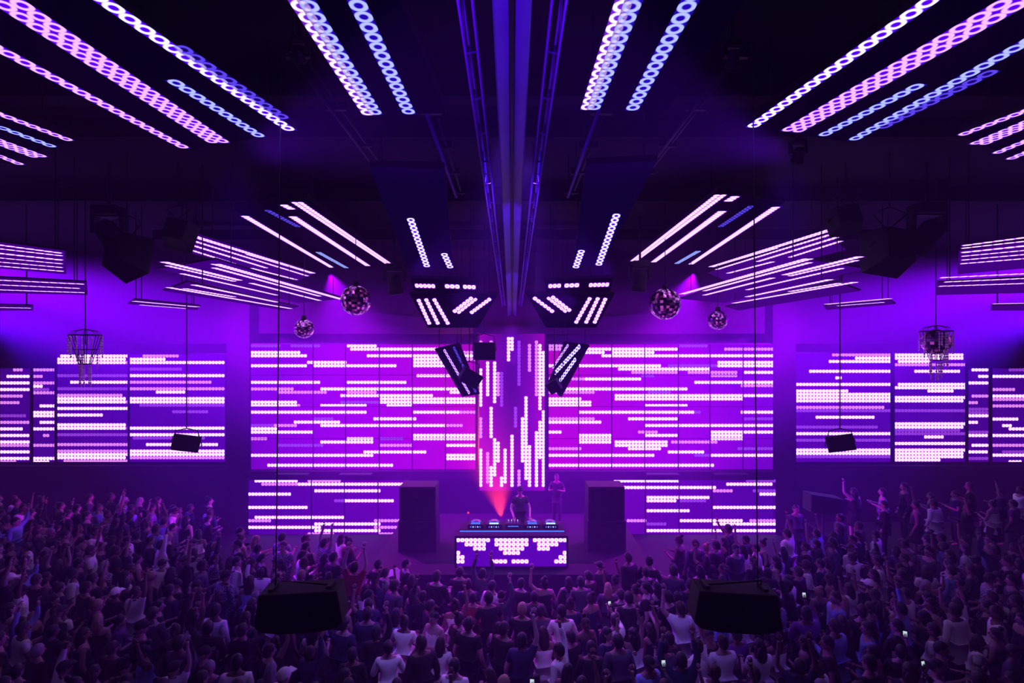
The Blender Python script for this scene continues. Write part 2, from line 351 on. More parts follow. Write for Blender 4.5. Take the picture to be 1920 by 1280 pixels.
ceil_panel('big upper left ceiling LED panel with five diagonal ring stripes', [(-462, -157), (-24, -157), (556, 245), (352, 282)],
           [((-190, -10), (348, 277), 1, K_), ((-150, -108), (412, 267), 2, K_), ((0, -134), (546, 244), 1, W_), ((333, 84), (535, 222), 1, V_), ((320, 148), (490, 256), 1, B_)], 2.6, pitch=NP)
ceil_panel('ceiling LED panel with pink stripes at the upper left photo edge', [(-500, 230), (-330, 80), (137, 262), (-60, 325)],
           [((-130, 164), (133, 263), 1, K_), ((-110, 197), (102, 275), 1, B_), ((-90, 233), (76, 294), 2, K_), ((-60, 268), (40, 308), 1, K_)], 2.6)
ceil_panel('nearest ceiling LED panel right of beam with peach ring stripe', [(1210, -157), (1507, -157), (1252, 206), (1088, 207)], [((1218, -140), (1100, 205), 1, H_), ((1240, -140), (1112, 205), 1, B_), ((1368, -140), (1184, 206), 1, B_)], 2.6, pitch=NP)
ceil_panel('big upper right ceiling LED panel with diagonal lavender ring stripes', [(1960, -157), (2366, -157), (1595, 266), (1392, 238)],
           [((1950, -147), (1408, 238), 1, W_), ((2150, -142), (1482, 246), 2, K_), ((2100, -22), (1598, 262), 1, B_), ((1728, 156), (1540, 254), 1, B_), ((1866, 130), (1650, 240), 1, V_)], 2.6, pitch=NP)
ceil_panel('ceiling LED panel with pink stripes at the upper right photo edge', [(2250, 80), (2420, 230), (1980, 325), (1796, 254)],
           [((2060, 155), (1800, 253), 1, K_), ((2060, 175), (1832, 270), 2, K_), ((2040, 215), (1866, 287), 1, K_), ((2000, 253), (1892, 298), 1, K_)], 2.6)
ceil_panel('tilted navy ceiling panel left of beam with two short stripes', [(693, 312), (833, 316), (850, 506), (766, 502)], [((769, 408), (801, 500), 1, W_), ((832, 474), (845, 502), 1, W_)], (2.6, 2.6, 1.6), base='screen_ceil2')
ceil_panel('tilted navy ceiling panel right of beam with two short stripes', [(1100, 308), (1232, 301), (1128, 498), (1074, 504)], [((1157, 400), (1122, 497), 1, W_), ((1091, 468), (1079, 502), 1, W_)], (2.6, 2.6, 1.6), base='screen_ceil2')
ceil_panel('second row left ceiling LED panel above the larger mirror ball', [(440, 392), (576, 372), (737, 497), (622, 508)],
           [((556, 378), (730, 495), 1.7, W_), ((530, 383), (548, 392), 1.3, W_), ((548, 405), (690, 498), 1.4, W_), ((458, 404), (622, 501), 1.3, W_), ((596, 472), (650, 502), 1.2, B_), ((500, 393), (560, 425), 1, V_)], 2.6, swap=FAR)
ceil_panel('second row right ceiling LED panel above the larger mirror ball', [(1345, 362), (1470, 380), (1297, 500), (1180, 492)],
           [((1352, 364), (1188, 489), 1.7, W_), ((1380, 367), (1364, 377), 1.3, W_), ((1355, 395), (1225, 491), 1.4, W_), ((1456, 387), (1295, 495), 1.3, W_), ((1310, 470), (1268, 494), 1.2, B_), ((1410, 385), (1350, 425), 1, V_)], 2.6, swap=FAR)
c1 = [(334, 468), (370, 438), (592, 512), (556, 527)]; s1 = [((362, 442), (587, 512), 1.5, W_), ((356, 449), (577, 517), 1.0, K_), ((350, 456), (500, 502), 1.1, W_), ((465, 476), (585, 511), 1.4, W_), ((470, 502), (556, 524), 1.2, K_), ((342, 463), (440, 494), 1.0, K_)]
ceil_panel('narrow left ceiling LED strip leading towards the stage, topmost of three', c1, s1, 2.3, far=FAR)
ceil_panel('narrow right ceiling LED strip leading towards the stage, topmost of three', mc(c1), mirS(s1, -12), 2.3, far=FAR)
c2 = [(298, 504), (405, 486), (648, 560), (560, 568)]; s2 = [((306, 490), (450, 525), 1.4, W_), ((312, 497), (440, 527), 1.0, K_), ((403, 494), (642, 561), 1.6, K_), ((400, 501), (600, 555), 1.1, W_), ((340, 512), (520, 553), 1.1, W_), ((470, 530), (600, 563), 1.2, K_)]
ceil_panel('left ceiling LED strip in the middle of three, long pink line', c2, s2, 1.55, far=FAR)
ceil_panel('right ceiling LED strip in the middle of three, long pink line', mc(c2), mirS(s2, -10), 1.55, far=FAR)
c3 = [(306, 545), (352, 528), (560, 575), (535, 582)]; s3 = [((315, 538), (545, 578), 1.3, K_), ((362, 533), (520, 566), 1.2, K_), ((345, 540), (440, 556), 1.1, W_)]
ceil_panel('left ceiling LED strip lowest of three above the left screens', c3, s3, 1.2, far=FAR)
ceil_panel('right ceiling LED strip lowest of three above the right screens', mc(c3), mirS(s3, -10), 1.2, far=FAR)
c4 = [(-60, 498), (-60, 446), (122, 470), (124, 514)]
s4 = [((-50, 452), (116, 474), 1.0, K_), ((-50, 460), (118, 479), .9, K_), ((-50, 469), (118, 487), 1.3, K_), ((-50, 478), (118, 494), .9, W_), ((-50, 486), (118, 501), 1.0, W_), ((-50, 494), (120, 508), 1.1, K_)]
ceil_panel('far left ceiling LED panel with stacked pink lines behind moving lights', c4, s4, 1.6, far=FAR)
ceil_panel('far right ceiling LED panel with stacked pink lines behind moving lights', mc(c4), mirS(s4, -14), 1.6, far=FAR)
c5 = [(-60, 548), (-60, 517), (162, 529), (164, 553)]; s5 = [((-50, 522), (158, 532), 1.2, K_), ((-50, 531), (150, 540), 1.2, K_), ((-50, 541), (160, 548), 1.2, K_)]
ceil_panel('low far left ceiling LED strip with stacked pink lines', c5, s5, 1.2, far=FAR)
ceil_panel('low far right ceiling LED strip with stacked pink lines', mc(c5), mirS(s5, -12), 1.2, far=FAR)
c6 = [(240, 570), (252, 561), (376, 573), (370, 581)]; s6 = [((250, 564), (372, 575), 1.5, K_), ((262, 571), (350, 578), 1.1, K_)]
ceil_panel('small distant left LED strip glowing pink in the haze', c6, s6, 1.15, far=FAR)
ceil_panel('small distant right LED strip glowing pink in the haze', mc(c6), mirS(s6, -5), 1.15, far=FAR)
c7 = [(-60, 582), (-60, 570), (62, 573), (62, 582)]; s7 = [((-50, 575), (58, 577), 1.2, K_)]
ceil_panel('lowest far left LED strip with one thin line', c7, s7, .95, far=FAR)
ceil_panel('lowest far right LED strip with one thin line', mc(c7), mirS(s7, -8), .95, far=FAR)
for s in (0, 1):
    fx = (lambda q: q) if s == 0 else (lambda q: mir(q)); fs = (lambda q: q) if s == 0 else (lambda q: mirS(q, -2))
    c = fx([(770, 521), (900, 527), (894, 548), (776, 546)]); side_ = 'left' if s == 0 else 'right'
    ceil_panel('slim LED strip above the stage, %s of the beam, broken white dashes' % side_, c, fs([((778, 535), (816, 536), 1.4, W_), ((834, 536), (862, 537), 1.4, W_), ((868, 537), (892, 538), 1.4, W_)]), Ds=(12, 12, 12.3), pitch=.1, swap=FAR)
    c = fx([(768, 551), (934, 551), (896, 614), (802, 614)])
    ceil_panel('angular LED panel over the stage, %s of the beam, slanted stripes' % side_, c, fs([((784, 560), (806, 608), 1, W_), ((798, 559), (822, 608), 1, W_), ((813, 559), (841, 608), 1, W_), ((850, 585), (886, 557), 1, W_), ((858, 587), (894, 559), .8, K_), ((882, 587), (920, 559), 1, W_)]), Ds=(12.4, 12.4, 13), pitch=.1, swap=FAR)

# ---------------- central beam and truss ----------------
def hb_(D): return 2.25-(D-4.4)*1.2/12.6
t = empty('ceiling_beam', (0, 9, CZ+hb_(9)), 'long central metal beam running along the ceiling to the stage', 'beam')
a = Vector((0, 1.5, CZ+hb_(1.5))); e = Vector((0, 17.0, CZ+hb_(17.0))); o = Vector(t.location)
def vbeam(b, prof, da=a, de=e):
    A = [da-o+Vector((x, 0, z)) for x, z in prof]; B = [de-o+Vector((x, 0, z)) for x, z in prof]
    b.poly(A); b.poly(B[::-1])
    for i in range(len(prof)): j = (i+1) % len(prof); b.poly([A[i], B[i], B[j], A[j]])
for s in (-1, 1):
    b = MB(); vbeam(b, [(s*.025, .07), (s*.12, .0), (s*.135, .03), (s*.135, .3), (s*.025, .3)]); b.build('beam_flange', 'beam', t)
b = MB(); vbeam(b, [(-.018, .08), (.018, .08), (.018, .32), (-.018, .32)]); b.build('beam_web', 'blackmetal', t)
for k in range(7):
    y = 2+k*2.3; z = CZ+hb_(y)+.3; b = MB(); b.tube([(0, y-o.y, z-o.z), (0, y-o.y, CEIL-o.z)], .03, 8); b.build('hanger', 'blackmetal', t)
for s, sd in ((-1, 'left'), (1, 'right')):
    t = empty('lighting_truss', (s*.38, 9, CZ+hb_(9)+.3), 'ladder shaped metal truss running along the %s side of the central beam' % sd, 'truss')
    o = Vector(t.location)
    fa = lambda D, x, dz: Vector((x*s*(1-.28*(D-2)/15), D, CZ+hb_(D)+dz))-o
    for x, dz in ((.42, .32), (.31, .34), (.42, .62)):
        b = MB(); b.tube([fa(1.6, x, dz), fa(9, x, dz), fa(16.9, x, dz)], .013, 8); b.build('rail', 'rail', t)
    b = MB(); y = 1.8
    while y < 16.8:
        b.tube([fa(y, .42, .32), fa(y, .31, .34)], .011, 6); b.tube([fa(y, .42, .32), fa(y+.35, .42, .62)], .009, 6); b.tube([fa(y+.35, .42, .62), fa(y+.7, .42, .32)], .009, 6); y += .7
    b.build('rungs', 'beam', t)
    for y in (3, 6, 9, 12, 15): b = MB(); q = fa(y, .42, .62); b.tube([q, Vector((q.x, q.y, CEIL-o.z))], .012, 6); b.build('hanger', 'blackmetal', t)
for x, y0, y1, z, lab in ((-1.02, 6.2, 9.8, 9.2, 'dark ceiling pipe left of the central truss'), (1.02, 6.2, 9.8, 9.2, 'dark ceiling pipe right of the central truss'),
                          (-2.3, 5.4, 9.5, 9.45, 'dark ceiling conduit beyond the left peach panel'), (2.3, 5.4, 9.5, 9.45, 'dark ceiling conduit beyond the right peach panel')):
    t = empty('ceiling_pipe', (x, (y0+y1)/2, z), lab, 'pipe'); hl_ = (y1-y0)/2
    b = MB(); b.tube([(0, -hl_, 0), (0, hl_, 0)], .025, 10); b.build('pipe_run', 'beam' if abs(x) < 1.5 else 'blackmetal', t)
    b = MB(); b.tube([(.1, -hl_, .05), (.1, hl_, .05)], .02, 8); b.build('pipe_run', 'blackmetal', t)
    for k in (-.9, -.3, .3, .9): b = MB(); b.box((.05, k*hl_, .06), (.26, .05, .1)); c_ = b.build('clamp', 'blackmetal', t); b = MB(); b.tube([(0, k*hl_, .05), (0, k*hl_, CEIL-z)], .012, 6); b.build('clamp_rod', 'blackmetal', c_)
for i, (y, z, w) in enumerate(((6.9, 9.75, 24), (8.2, 9.75, 30), (11.5, 9.7, 34), (15, 9.6, 20))):
    slab('trim_%d' % (9+i), (0, y, z), (w, .3, .28), 'ceiling')

# ---------------- fixtures ----------------
def moving_head(label, loc, d, size=1.0, lit=False, group=None):
    t = empty('moving_head_light', loc, label, 'stage light', group); s = size
    b = MB(); b.box((0, 0, .34*s), (.36*s, .28*s, .14*s)); b.build('base', 'black', t, bevel=.02*s)
    b = MB(); b.tube([(0, 0, .38*s), (0, 0, CEIL-loc[2])], .03, 8); b.build('pole', 'blackmetal', t)
    b = MB()
    for q in (-1, 1): b.prism([(q*.19*s, .02*s), (q*.24*s, .02*s), (q*.24*s, .3*s), (q*.17*s, .32*s)] if q > 0 else [(q*.17*s, .32*s), (q*.24*s, .3*s), (q*.24*s, .02*s), (q*.19*s, .02*s)], -.06*s, .06*s)
    b.box((0, 0, .27*s), (.46*s, .12*s, .04*s)); b.build('yoke', 'black', t, bevel=.008)
    X = Vector(d).to_track_quat('-Z', 'Y').to_matrix().to_4x4()
    b = MB(); b.lathe([(0, .2*s), (.09*s, .2*s), (.14*s, .12*s), (.15*s, 0), (.15*s, -.12*s), (.17*s, -.14*s), (.17*s, -.24*s), (.14*s, -.25*s), (.13*s, -.22*s), (0, -.22*s)], n=20, X=X); hd = b.build('lamp_head', 'black', t)
    b = MB(); b.lathe([(0, -.225*s), (.08*s, -.235*s), (.128*s, -.225*s)], n=20, X=X); b.build('lens', 'lens' if lit else 'grille', hd)
    return t
def hang_speaker(label, loc, w, h, dp, rot, rodtop=True, group=None, cat='speaker'):
    t = empty('hanging_speaker', loc, label, cat, group); X = Euler(rot).to_matrix().to_4x4()
    b = MB(); b.prism([(-w/2, h/2), (-w/2, -h/2), (w/2, -h/2), (w/2, h/2)], -dp/2, dp/2, sc1=.72)
    b.v = [tuple(X @ Vector(v)) for v in b.v]; cb = b.build('cabinet', 'black', t, bevel=.02)
    b = MB(); b.prism([(-w*.45, h*.45), (-w*.45, -h*.45), (w*.45, -h*.45), (w*.45, h*.45)], -dp/2-.02, -dp/2+.01)
    b.v = [tuple(X @ Vector(v)) for v in b.v]; b.build('grille', 'grille', cb, bevel=.006)
    b = MB()
    for q in (-1, 1): b.tube([X @ Vector((q*(w/2+.0), 0, 0)), X @ Vector((q*(w/2+.03), 0, 0)), Vector((q*(w/2+.03)*.8, 0, h*.8)), Vector((0, 0, h*.95))], .014, 6)
    b.build('bracket', 'blackmetal', t)
    if rodtop: b = MB(); b.tube([(0, 0, h*.93), (0, 0, CEIL-loc[2])], .014, 8); b.build('rod', 'blackmetal', t)
    return t
D2 = lambda x: math.radians(x)
hang_speaker('big black speaker hanging upper left beside a moving light', P(238, 478, 9.5), .62, .75, .5, (D2(20), D2(15), D2(160)))
moving_head('black moving light left of the big upper left speaker', P(205, 440, 10), (.2, .8, -1), 1.3, True)
hang_speaker('smaller black speaker hanging right of the big upper left speaker', P(335, 437, 10), .5, .55, .42, (D2(15), D2(-10), D2(190)))
hang_speaker('big black speaker hanging upper right in a fixture cluster', P(1668, 468, 9.5), .72, .8, .55, (D2(14), D2(-8), D2(185)))
hang_speaker('smaller black speaker left of the big upper right speaker', P(1585, 410, 10), .55, .5, .42, (D2(18), D2(8), D2(170)))
moving_head('black moving light right of the big upper right speaker', P(1738, 440, 10), (-.4, .8, -.9), 1.4)
moving_head('small moving light above left mirror ball by ceiling', P(740, 530, 14), (.1, .2, -1), 1.2)
moving_head('small moving light above right mirror ball by ceiling', P(1200, 525, 14), (-.1, .2, -1), 1.2)
moving_head('spot light with yoke hanging near the right conduit', P(1497, 290, 7.4), (0, .5, -1), .5)
moving_head('tiny spot light at the top between left ceiling panels', P(560, 100, 5.0), (0, .6, -1), .35)
moving_head('tiny spot light at the top between right ceiling panels', P(1375, 108, 5.0), (0, .6, -1), .35)
hang_speaker('small tilted black speaker in front of the left side screen', P(350, 832, 13), .6, .4, .4, (D2(-15), D2(12), D2(25)))
hang_speaker('small tilted black speaker in front of the right side screen', P(1575, 832, 13), .6, .4, .4, (D2(-15), D2(-12), D2(-25)))
hang_speaker('black boxy speaker at the top left of the light column', P(908, 657, 15), .62, .5, .45, (D2(5), 0, D2(5)))
hang_speaker('tilted black speaker hanging lower left of the light column', P(880, 705, 14.6), .6, .42, .4, (D2(20), D2(28), D2(30)))
hang_speaker('tilted black speaker hanging lower right of the light column', P(1040, 722, 14.4), .36, .34, .3, (D2(20), D2(-28), D2(-30)))
for s, sd in ((0, 'left'), (1, 'right')):
    pts = [(820, 652), (862, 642), (900, 738), (872, 742)] if s == 0 else [(1100, 645), (1058, 640), (1028, 716), (1048, 742)]
    st = [((832, 655), (880, 738), 1, 'cpink'), ((850, 650), (892, 735), 1, 'cviolet')] if s == 0 else [((1088, 648), (1040, 700), 1.4, 'cwhite'), ((1080, 672), (1046, 720), 1.3, 'cwhite'), ((1066, 646), (1036, 690), 1, 'cpink')]
    ceil_panel('tilted LED wing panel hanging on the %s side of the light column' % sd, pts, st, Ds=(14.2, 15.2, 15.4), pitch=.11)
for s, lab in ((-1, 'large black speaker hanging on a long cable over the left crowd'), (1, 'large black speaker hanging on a long cable over the right crowd')):
    cx = (569-960)*.0061 if s < 0 else (1374-960)*.0061
    t = empty('hanging_speaker', (cx, 6.1, 3.27), lab, 'speaker')
    pr = [(-.43, .42), (-.48, .06), (-.40, .0), (-.2, -.03), (.2, -.03), (.40, 0), (.48, .06), (.43, .42)]
    X = Euler((0, D2(1.5*s), D2(-4*s))).to_matrix().to_4x4()
    b = MB(); b.prism(pr, -.18, .18, sc1=1.0, cz=.42); b.v = [tuple(X @ Vector(v)) for v in b.v]; cb = b.build('cabinet', 'black', t, bevel=.02)
    b = MB(); b.prism([(x*.93, .02+z*.9) for x, z in pr], .17, .2); b.v = [tuple(X @ Vector(v)) for v in b.v]; b.build('grille', 'grille', cb)
    b = MB()
    for q in (-.32, .32): b.box((q, 0, .435), (.05, .2, .03), X=X)
    b.tube([(-.32, 0, .44), (s*.33, 0, .49), (.32, 0, .44)], .012, 6); b.build('bracket', 'blackmetal', t)
    b = MB(); x = (517 if s < 0 else 1421); w = (x-960)*.0061-cx
    b.tube([(w, 0, .42), (w-s*.03, 0, 3), (w-s*.06, 0, CEIL-3.27)], .007, 6); b.build('cable', 'cable', t)
    b = MB(); b.box((0, -.185, .2), (.3, .012, .06), X=X); b.build('handle', 'grille', cb)

# mirror balls
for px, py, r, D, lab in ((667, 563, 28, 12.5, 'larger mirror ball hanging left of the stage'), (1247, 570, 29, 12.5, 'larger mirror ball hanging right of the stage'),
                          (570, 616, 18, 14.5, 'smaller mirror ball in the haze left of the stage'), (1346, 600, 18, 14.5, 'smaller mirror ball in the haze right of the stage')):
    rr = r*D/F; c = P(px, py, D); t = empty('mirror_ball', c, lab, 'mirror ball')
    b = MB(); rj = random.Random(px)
    b.sphere((0, 0, 0), rr, 32, 18, sm=False, uvf=True, warp=lambda w, q: w*(1+rj.uniform(-.015, .015))); b.build('ball', 'glint_tiles', t)
    b = MB(); b.lathe([(0, rr+.1), (.06, rr+.1), (.07, rr-.01), (0, rr-.01)], n=14); b.build('motor', 'black', t)
    b = MB(); b.tube([(0, 0, rr+.09), (0, 0, CEIL-c.z)], .01, 6); b.build('rod', 'blackmetal', t)
for px, py, D, lab, ball in ((160, 655, 11, 'crystal chandelier with drooping strands at left in the haze', False), (1755, 648, 11, 'mirrored chandelier with hanging strands at right in the haze', True)):
    c = P(px, py, D); t = empty('chandelier', c, lab, 'chandelier'); rj = random.Random(px)
    b = MB(); b.tube([(0, 0, .1), (0, 0, CEIL-c.z)], .01, 6); b.build('rod', 'blackmetal', t)
    b = MB()
    for z, r in ((.3, .28), (0, .2), (-.3, .1)):
        n = 18; b.tube([(r*math.cos(2*math.pi*k/n), r*math.sin(2*math.pi*k/n), z) for k in range(n+1)], .011, 6)
    for k in range(8):
        a_ = k*math.pi/4; b.tube([(0, 0, .42), (.2*math.cos(a_), .2*math.sin(a_), .38), (.28*math.cos(a_), .28*math.sin(a_), .3), (.1*math.cos(a_), .1*math.sin(a_), -.3)], .008, 5)
    fr = b.build('frame', 'blackmetal', t)
    for k in range(34):
        a_ = rj.uniform(0, 6.28); r = rj.choice((.28, .2, .1)); z0 = {.28: .3, .2: 0, .1: -.3}[r]
        b = MB(); nj = rj.randint(4, 8); b.tube([(r*math.cos(a_), r*math.sin(a_), z0), (r*math.cos(a_), r*math.sin(a_), z0-.06-(nj-1)*.055)], .003, 4)
        for j in range(nj): b.sphere((r*math.cos(a_), r*math.sin(a_), z0-.06-j*.055), (.016, .016, .028), 6, 4, sm=False)
        b.build('crystal_strand', 'crystal', t)
    if ball: b = MB(); b.sphere((0, 0, .08), .26, 24, 14, sm=False, uvf=True); b.build('mirror_globe', 'glint_tiles', t)

# ---------------- stage ----------------
SZ = .85
t = empty('stage_platform', (0, 15.6, 0), 'black raised stage platform under the DJ booth', 'stage')
b = MB(); b.box((0, 0, SZ-.05), (7.2, 4.9, .1)); b.build('deck', 'stage', t, bevel=.01)
b = MB(); b.box((0, -2.38, SZ/2-.05), (7.1, .06, SZ-.1)); b.build('front_skirt', 'grille', t)
for x in (-3.4, 0, 3.4):
    b = MB(); b.box((x, 0, .4), (.1, 4.5, .8)); b.build('support', 'blackmetal', t)
for s, sd in ((-1, 'left'), (1, 'right')):
    t = empty('stage_ramp', (s*3.0, 12.75, 0), 'pale angular ramp riser beside the DJ booth on the %s' % sd, 'ramp')
    b = MB(); b.prism([(-.5, .85), (-.5, 0), (.5, 0), (.5, .85), (.2 if s < 0 else -.2, 1.1)], -.25, .25); b.build('riser', 'riser', t, bevel=.01)
    b = MB(); b.prism([(-.42, .8), (-.42, .1), (.42, .1), (.42, .8)], -.27, -.245); b.build('panel', 'stage', t)
BD = 13.45
bmp = ["########.########.########",
       "..#####..########..#####..",
       "....###...######...###....",
       "#..........####..........#",
       "##......................##",
       "##......####.####......###"]
runs = []
for r, row in enumerate(bmp):
    for x, ch in enumerate(row):
        if ch == '#': runs.append((x, r, x+1, r+1, 'white'))
A_ = P(855, 1008, BD); B2 = P(1063, 1062, BD)
wall_screen('dj_booth', 'low LED fronted DJ booth with white ring pattern', 'dj booth', 855, 1063, 1008, 1062, BD, (), (), runs, 'screen_side', pitch=(B2.x-A_.x)/26, depth=.35, tilename='front_display')
t = empty('equipment_table', (0, 14.08, SZ), 'long black table holding the DJ equipment behind the booth', 'table'); o_ = 1.72-SZ
b = MB(); b.box((0, 0, o_), (2.75, .6, .05)); b.build('tabletop', 'stage', t, bevel=.01)
for x in (-1.3, 1.3):
    for y in (-.25, .25): b = MB(); b.tube([(x, y, 0), (x, y, o_-.02)], .025, 8); b.build('leg', 'blackmetal', t)
b = MB(); b.box((0, -.29, o_-.16), (2.7, .02, .26)); b.build('fascia', 'silver', t)
b = MB(); b.box((0, -.305, o_-.01), (2.7, .012, .03)); b.build('added_edge_glow', 'bluelit', t)  # added glowing strip, stands in for small blue highlights on the gear
for i, (x, lab) in enumerate(((-1.0, 'outer left media player on the DJ table'), (-.52, 'media player just left of the mixer'), (.48, 'media player just right of the mixer'), (.96, 'outer right media player on the DJ table'))):
    t = empty('media_player', (x+.05, 14.05, 1.745), lab, 'media player')
    b = MB(); b.prism([(-.2, 0), (.2, 0), (.2, .11), (-.2, .11)], -.2, .2); bd = b.build('body', 'black', t, bevel=.01)
    b = MB(); b.lathe([(.105, .11), (.105, .135), (.08, .145), (0, .14)], (0, .06, 0), 22); jw = b.build('jog_wheel', 'silver', t)
    b = MB(); b.lathe([(.128, .112), (.108, .118)], (0, .06, 0), 22); b.build('jog_light', 'bluelit', jw)
    for k in range(5): b = MB(); b.box((-.12+k*.06, -.205, .05), (.026, .006, .03)); b.build('rear_light', 'cyanlit' if k % 2 else 'bluelit', bd)
    b = MB(); b.box((0, -.13, .118), (.24, .08, .012)); b.build('display', 'cyanlit' if i % 2 else 'bluelit', t)
t = empty('mixer', (.03, 14.05, 1.745), 'mixer in the middle of the DJ table between the media players', 'mixer')
b = MB(); b.box((0, 0, .06), (.40, .42, .12)); bd = b.build('body', 'black', t, bevel=.01)
for k in range(4):
    b = MB(); b.box((-.12+k*.08, .1, .13), (.02, .03, .02)); b.build('fader', 'cyanlit', t)
    for j in range(3): b = MB(); b.lathe([(.014, .12), (.012, .15), (0, .15)], (-.12+k*.08, -.14+j*.06, 0), 10); b.build('knob', 'silver', t)
b = MB(); b.box((0, -.213, .07), (.28, .006, .02)); b.build('rear_light', 'bluelit', bd)
def cab(label, x, y, z, w, h, d):
    t = empty('stage_speaker', (x, y, z), label, 'speaker')
    b = MB(); b.box((0, 0, h/2), (w, d, h)); cb = b.build('cabinet', 'black', t, bevel=.02)
    b = MB(); b.box((0, -d/2-.01, h/2), (w*.9, .03, h*.88)); b.build('grille', 'grille', t, bevel=.005)
    for q in (-.3, .3): b = MB(); b.lathe([(.16*h, 0), (.13*h, -.02), (.05*h, .01), (0, .0)], (0, 0, 0), 18, X=Matrix.Translation((0, -d/2-.03, h*(.5+q*.9))) @ Matrix.Rotation(math.pi/2, 4, 'X')); b.build('driver', 'blackmetal', cb)
for s, sd in ((-1, 'left'), (1, 'right')):
    cab('black subwoofer at the bottom of the stack %s of the booth' % sd, s*2.6, 15, SZ, 1.05, .85, .8)
    cab('black loudspeaker on top of the stack %s of the booth' % sd, s*2.6, 15, SZ+.86, 1.0, .92, .7)
t = empty('monitor_speaker', P(1543, 962, 16.5)-Vector((0, 0, .1)), 'black slanted monitor box on a stand right of the suited person', 'speaker')
zz = t.location.z
b = MB(); b.prism([(-.5, .75), (-.5, .2), (.5, .1), (.5, .6)], -.25, .25); cb = b.build('cabinet', 'black', t, bevel=.02)
b = MB(); b.tube([(0, 0, .2), (0, 0, -zz)], .035, 8); b.tube([(-.3, 0, -zz+.02), (.3, 0, -zz+.02)], .03, 6); b.build('stand', 'blackmetal', t)
b = MB(); b.prism([(-.44, .68), (-.44, .24), (.44, .16), (.44, .55)], -.27, -.24); b.build('grille', 'grille', cb)
t = empty('viewing_platform', (13.8, 16.1, 0), 'raised dark platform for guests below the right side screens', 'platform')
b = MB(); b.box((0, 0, .5), (7.6, 4.0, .1)); b.build('deck', 'stage', t, bevel=.01)
b = MB(); b.box((0, -1.97, .22), (7.5, .05, .44)); b.build('front_skirt', 'grille', t)
for px, lab in ((548, 'downlight bar far left under the main left screen'), (668, 'downlight bar near centre under the main left screen'), (1242, 'downlight bar near centre under the main right screen'), (1370, 'downlight bar far right under the main right screen')):
    c = P(px, 889, WD-.35); t = empty('downlight_bar', c, lab, 'light')
    b = MB(); b.box((0, 0, 0), (1.1, .3, .06)); hs_ = b.build('housing', 'black', t, bevel=.008)
    for k in range(4): b = MB(); b.lathe([(.05, -.032), (.04, -.038), (0, -.038)], (-.4+k*.27, -.05, 0), 12); b.build('lamp', 'downlight', hs_)

# ---------------- people ----------------
def mk_col(n, c, r=.8): return pbr(n, c, r, noise=.15, nscale=12)
SK = [mk_col('skin_%d' % i, c, .55) for i, c in enumerate(((.40, .20, .24), (.28, .14, .15), (.17, .08, .08), (.48, .28, .34)))]
HR = {'black hair': mk_col('hair_black', (.008, .006, .010), .5), 'brown hair': mk_col('hair_brown', (.03, .015, .014), .5), 'blonde hair': mk_col('hair_blonde', (.36, .22, .16), .5), 'grey hair': mk_col('hair_grey', (.25, .22, .28), .6)}
def stripes_mat(n, c1, c2, sc_):
    m, nn, l = newmat(n); b = nn['Principled BSDF']; b.inputs['Roughness'].default_value = .8
    tc = nn.new('ShaderNodeTexCoord'); ck = nn.new('ShaderNodeTexChecker'); ck.inputs['Scale'].default_value = sc_
    ck.inputs[1].default_value = (*c1, 1); ck.inputs[2].default_value = (*c2, 1); l.new(tc.outputs['Object'], ck.inputs[0]); l.new(ck.outputs[0], b.inputs['Base Color']); return m
CL = {'white': mk_col('cloth_white', (.95, .88, 1.0)), 'pale blue': mk_col('cloth_pale_blue', (.26, .32, .8)), 'grey': mk_col('cloth_grey', (.06, .05, .10)), 'black': mk_col('cloth_black', (.006, .005, .010)),
      'navy': mk_col('cloth_navy', (.010, .014, .08)), 'red': mk_col('cloth_red', (.25, .02, .04)), 'purple': mk_col('cloth_purple', (.14, .03, .26)), 'checked': stripes_mat('cloth_checked', (.5, .45, .65), (.06, .06, .22), 30)}
TR = [mk_col('trousers_black', (.006, .005, .010)), mk_col('trousers_denim', (.015, .02, .08))]
M['eye'] = pbr('eye_dark', (.02, .02, .02), .2); M['lip'] = pbr('lip', (.35, .1, .1), .5)
ARM = {'down': ((.25, -.03, 1.16), (.27, .08, .94), (0, .3, -1)), 'bent': ((.27, .02, 1.17), (.15, .27, 1.25), (-.3, .8, .4)), 'up': ((.30, .10, 1.60), (.25, .16, 1.86), (-.1, .1, 1)),
       'high': ((.24, .05, 1.69), (.17, .10, 1.96), (0, .1, 1)), 'out': ((.36, .08, 1.52), (.42, .15, 1.77), (.2, .1, 1)), 'phone': ((.25, .22, 1.42), (.12, .34, 1.66), (-.1, .1, 1)), 'deck': ((.28, .06, 1.18), (.24, .36, 1.05), (0, 1, -.35))}
def skin_mesh(vs, es, rad, root=0, sub=1):
    me = bpy.data.meshes.new('tmp'); me.from_pydata(vs, es, []); o = bpy.data.objects.new('tmp', me); COL.objects.link(o)
    sk = o.modifiers.new('s', 'SKIN'); sk.use_smooth_shade = True
    for i, r in enumerate(rad): d = me.skin_vertices[0].data[i]; d.radius = (r, r); d.use_root = (i == root)
    sm = o.modifiers.new('u', 'SUBSURF'); sm.levels = sub
    dg = bpy.context.evaluated_depsgraph_get(); dg.update()
    out = bpy.data.meshes.new_from_object(o.evaluated_get(dg)); bpy.data.objects.remove(o); return out
def sx(v, s): return Vector((v[0]*s, v[1], v[2]))
